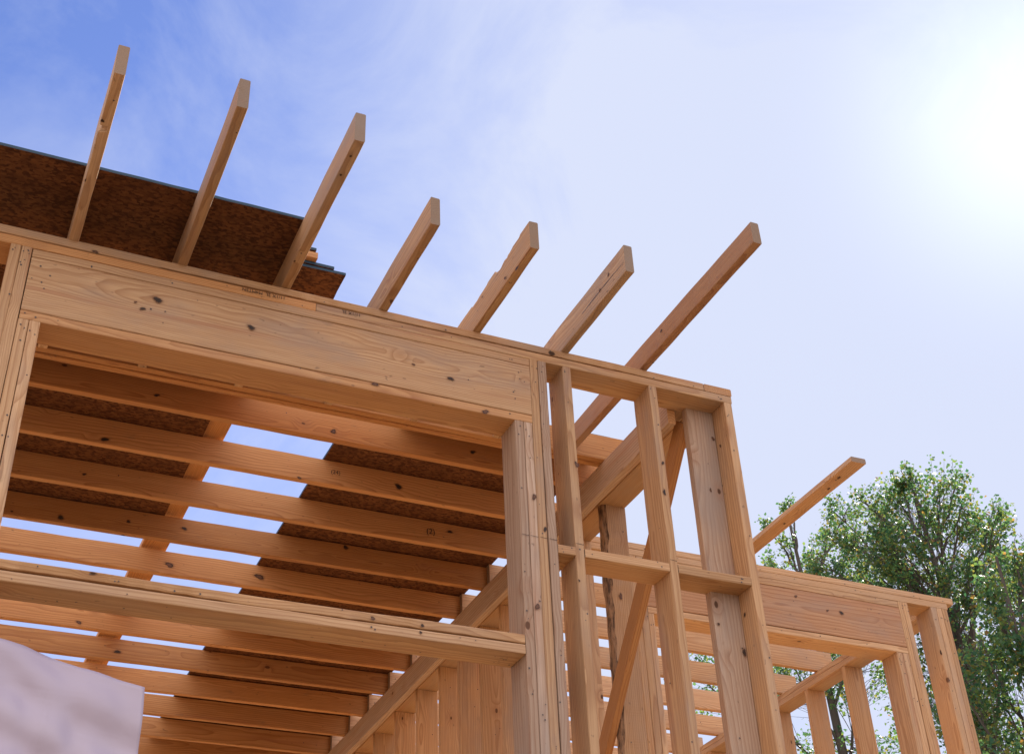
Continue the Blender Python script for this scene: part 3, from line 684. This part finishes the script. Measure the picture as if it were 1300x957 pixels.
def make_tree(name, base, clumps, label, lm, leaf=.085, dens=1.0, seed=1, twigs=26, group=None):
    rd = random.Random(seed); nr = np.random.default_rng(seed)
    base = Vector(base)
    root = thing(name, label, "tree", base, group)
    topz = max(c[2] for c in clumps)
    cx = np.mean([c[0] for c in clumps if c[2] > topz - 4]); cy = np.mean([c[1] for c in clumps if c[2] > topz - 4])
    V, F = [], []
    H = topz - base.z
    tr = []
    for i in range(15):
        u = i / 14
        tr.append(Vector((base.x + (cx - base.x) * u + .18 * math.sin(u * 5 + seed), base.y + (cy - base.y) * u + .15 * math.cos(u * 4 + seed), base.z - .2 + (H * .97 + .2) * u)))
    tube(V, F, tr, [.20 * (1 - .93 * (i / 14) ** .9) * H / 13 + .008 for i in range(15)], 8)
    tips = []
    for c in clumps:
        ctr = Vector(c[:3]); rad = c[3]
        # limb leaves the trunk lower down and reaches for the clump
        zz = ctr.z - (.9 + .55 * math.hypot(ctr.x - cx, ctr.y - cy)) * rd.uniform(.8, 1.3)
        u = max(.12, min(.95, (zz - base.z) / (H * .97))); k = u * 14; i0 = int(k); p0 = tr[i0].lerp(tr[min(14, i0 + 1)], k - i0)
        mid = p0.lerp(ctr, .5) + Vector((rd.uniform(-.15, .15), rd.uniform(-.15, .15), -.12))
        end = ctr + Vector((0, 0, rad * .45))
        limb = []
        for j in range(9):
            s = j / 8; q = p0 * (1 - s) ** 2 + mid * 2 * s * (1 - s) + end * s * s
            limb.append(q + Vector((rd.uniform(-1, 1), rd.uniform(-1, 1), rd.uniform(-1, 1))) * .03)
        tube(V, F, limb, [.045 * (1 - .85 * j / 8) * (1 - .4 * u) + .006 for j in range(9)], 6)
        n = int(twigs * max(.30, (rad / .6) ** 2))
        subs = [(ctr, rad)] + [(ctr + Vector((rd.gauss(0, 1), rd.gauss(0, 1), rd.gauss(0, .8))).normalized() * rad * rd.uniform(.7, 1.25), rad * rd.uniform(.3, .6)) for _ in range(5)]
        for _ in range(n):
            ctr, rad = rd.choice(subs)
            s = limb[rd.randint(3, 8)]
            d = Vector((rd.gauss(0, 1), rd.gauss(0, 1), rd.gauss(.15, .9))).normalized()
            e = ctr + d * rad * rd.uniform(.25, 1.15)
            m = s.lerp(e, .5) + Vector((rd.uniform(-.08, .08), rd.uniform(-.08, .08), rd.uniform(-.02, .12)))
            tw = [s, s.lerp(m, .5) + Vector((0, 0, .02)), m, m.lerp(e, .55), e]
            tube(V, F, tw, [.0055, .0045, .0035, .0025, .0018], 4)
            tips.append((m, e))
    me = bpy.data.meshes.new("trunk"); me.from_pydata([v - base for v in V], [], F); me.materials.append(TBARK)
    for p in me.polygons: p.use_smooth = True
    tk = link("trunk", me); tk.parent = root
    # leaves strung along the twigs
    per = int(19 * dens)
    M = np.array([[*a, *b] for a, b in tips])
    idx = np.repeat(np.arange(len(M)), per); n = len(idx)
    t = nr.beta(1.6, 1.0, n)[:, None] * 1.08
    P = M[idx, :3] * (1 - t) + M[idx, 3:] * t + nr.normal(0, .06, (n, 3))
    # leaf frame
    nrm = nr.normal(0, 1, (n, 3)); nrm[:, 2] += .9; nrm /= np.linalg.norm(nrm, axis=1)[:, None]
    a = nr.normal(0, 1, (n, 3)); a[:, 2] -= .5; a -= nrm * (a * nrm).sum(1)[:, None]; a /= np.linalg.norm(a, axis=1)[:, None]
    b = np.cross(nrm, a)
    L = leaf * nr.uniform(.55, 1.25, n)[:, None]; wd = L * nr.uniform(.34, .5, n)[:, None]
    cup = nrm * L * .10
    Q = np.stack([P, P + a * L * .42 + b * wd - cup, P + a * L, P + a * L * .42 - b * wd - cup], 1).reshape(-1, 3) - np.array(base)
    me = bpy.data.meshes.new("crown")
    me.vertices.add(n * 4); me.vertices.foreach_set("co", Q.astype(np.float32).ravel())
    me.loops.add(n * 4); me.loops.foreach_set("vertex_index", np.arange(n * 4, dtype=np.int32))
    me.polygons.add(n); me.polygons.foreach_set("loop_start", np.arange(0, n * 4, 4, dtype=np.int32))
    me.update(calc_edges=True); me.materials.append(lm)
    cr = link("crown", me); cr.parent = root
    return root
LG = leaf_mat("leaves_mixed", [(0, (.035, .100, .068)), (.45, (.070, .145, .075)), (.82, (.14, .20, .065)), (.96, (.22, .19, .06)), (1, (.28, .15, .06))], 1)
LD = leaf_mat("leaves_dark", [(0, (.045, .115, .078)), (.5, (.085, .165, .080)), (.88, (.15, .22, .07)), (1, (.24, .20, .06))], 3)
TA = [(17.5, 12.6, 8.4, .4), (17.9, 12.4, 7.0, .5), (16.20, 13.3, 9.45, .22), (16.35, 13.5, 9.15, .35), (15.49, 14.6, 9.04, 0.46), (16.0, 14.82, 8.56, 0.55), (15.74, 13.72, 8.15, 0.5), (16.07, 16.06, 8.81, 0.48), (16.29, 15.23, 8.12, 0.62), (15.85, 13.63, 7.4, 0.58), (17.1, 12.84, 9.28, 0.24), (15.92, 14.23, 9.27, 0.24), (16.2, 11.18, 7.59, 0.19), (17.6, 13.4, 8.9, .36), (17.22, 12.29, 7.7, 0.31), (15.9, 11.2, 6.1, .4), (16.83, 14.76, 8.67, 0.53), (16.73, 14.85, 9.57, 0.30), (15.95, 14.21, 7.52, 0.53), (16.32, 11.78, 7.15, 0.41), (16.39, 13.12, 9.26, 0.39), (16.47, 13.87, 9.16, 0.55), (16.22, 12.45, 8.54, 0.55), (17.07, 12.87, 8.45, 0.56), (15.51, 12.85, 7.68, 0.65), (17.08, 13.57, 8.14, 0.83), (17.14, 12.37, 8.02, 0.34), (15.57, 13.47, 8.35, 0.35), (16.13, 11.98, 6.83, 0.54), (16.71, 14.19, 7.68, 0.69), (16.54, 12.98, 6.6, 0.78), (15.51, 12.85, 5.74, 0.75), (17.08, 13.56, 5.65, 0.84), (15.73, 13.73, 5.25, 0.75),
      (16.6, 13.2, 4.2, 1.0), (15.4, 12.6, 3.4, .9), (17.6, 13.9, 3.3, .9), (16.5, 14.3, 2.4, 1.0), (16.4, 12.2, 2.0, .9)]
TB = [(14.43, 9.41, 5.7, 0.3), (14.59, 9.97, 5.7, 0.3), (14.39, 9.45, 5.0, 0.46), (13.41, 9.03, 4.58, 0.4), (13.97, 9.03, 5.24, 0.25), (13.22, 8.65, 3.95, 0.49), (13.46, 9.55, 4.02, 0.49), (13.49, 8.95, 3.43, 0.53), (12.67, 9.35, 3.15, 0.53), (13.4, 9.47, 3.06, 0.53), (14.1, 8.7, 3.3, .6), (13.2, 9.1, 2.0, .8), (14.1, 9.4, 1.6, .8), (12.8, 8.7, 1.2, .6)]
TC = [(17.33, 16.31, 10.39, 0.37), (17.84, 16.67, 9.94, 0.54), (16.56, 16.18, 9.63, 0.36), (16.79, 17.15, 9.66, 0.44), (16.16, 17.02, 9.75, 0.28), (15.93, 17.44, 10.48, 0.15), (16.53, 17.23, 10.89, 0.19), (16.02, 16.74, 8.94, 0.49), (17.39, 17.18, 9.36, 0.57), (16.99, 15.68, 8.52, 0.57), (15.91, 17.45, 9.47, 0.3), (17.03, 17.22, 8.15, 0.9), (15.62, 17.05, 6.96, 0.86), (17.05, 16.56, 6.87, 0.86), (15.2, 18.45, 6.94, 0.73), (14.34, 18.54, 7.07, 0.64), (16.6, 17.0, 5.2, 1.1), (15.6, 17.8, 4.0, 1.0), (17.4, 16.3, 3.6, 1.0)]
GT = "trees behind the house frame"
make_tree("broadleaf_tree", (16.7, 13.3, GZ), TA, "tallest dense green tree behind the recessed wall at the right", LG, .072, 1.05, 5, 44, GT)
make_tree("broadleaf_tree", (13.5, 9.2, GZ), TB, "lower tree cut by the right edge, in front of the tallest one", LG, .068, 1.25, 23, 48, GT)
make_tree("broadleaf_tree", (16.7, 17.0, GZ), TC, "sparse airy tree left of the tallest one, above the recessed header", LD, .078, .95, 37, 34, GT)
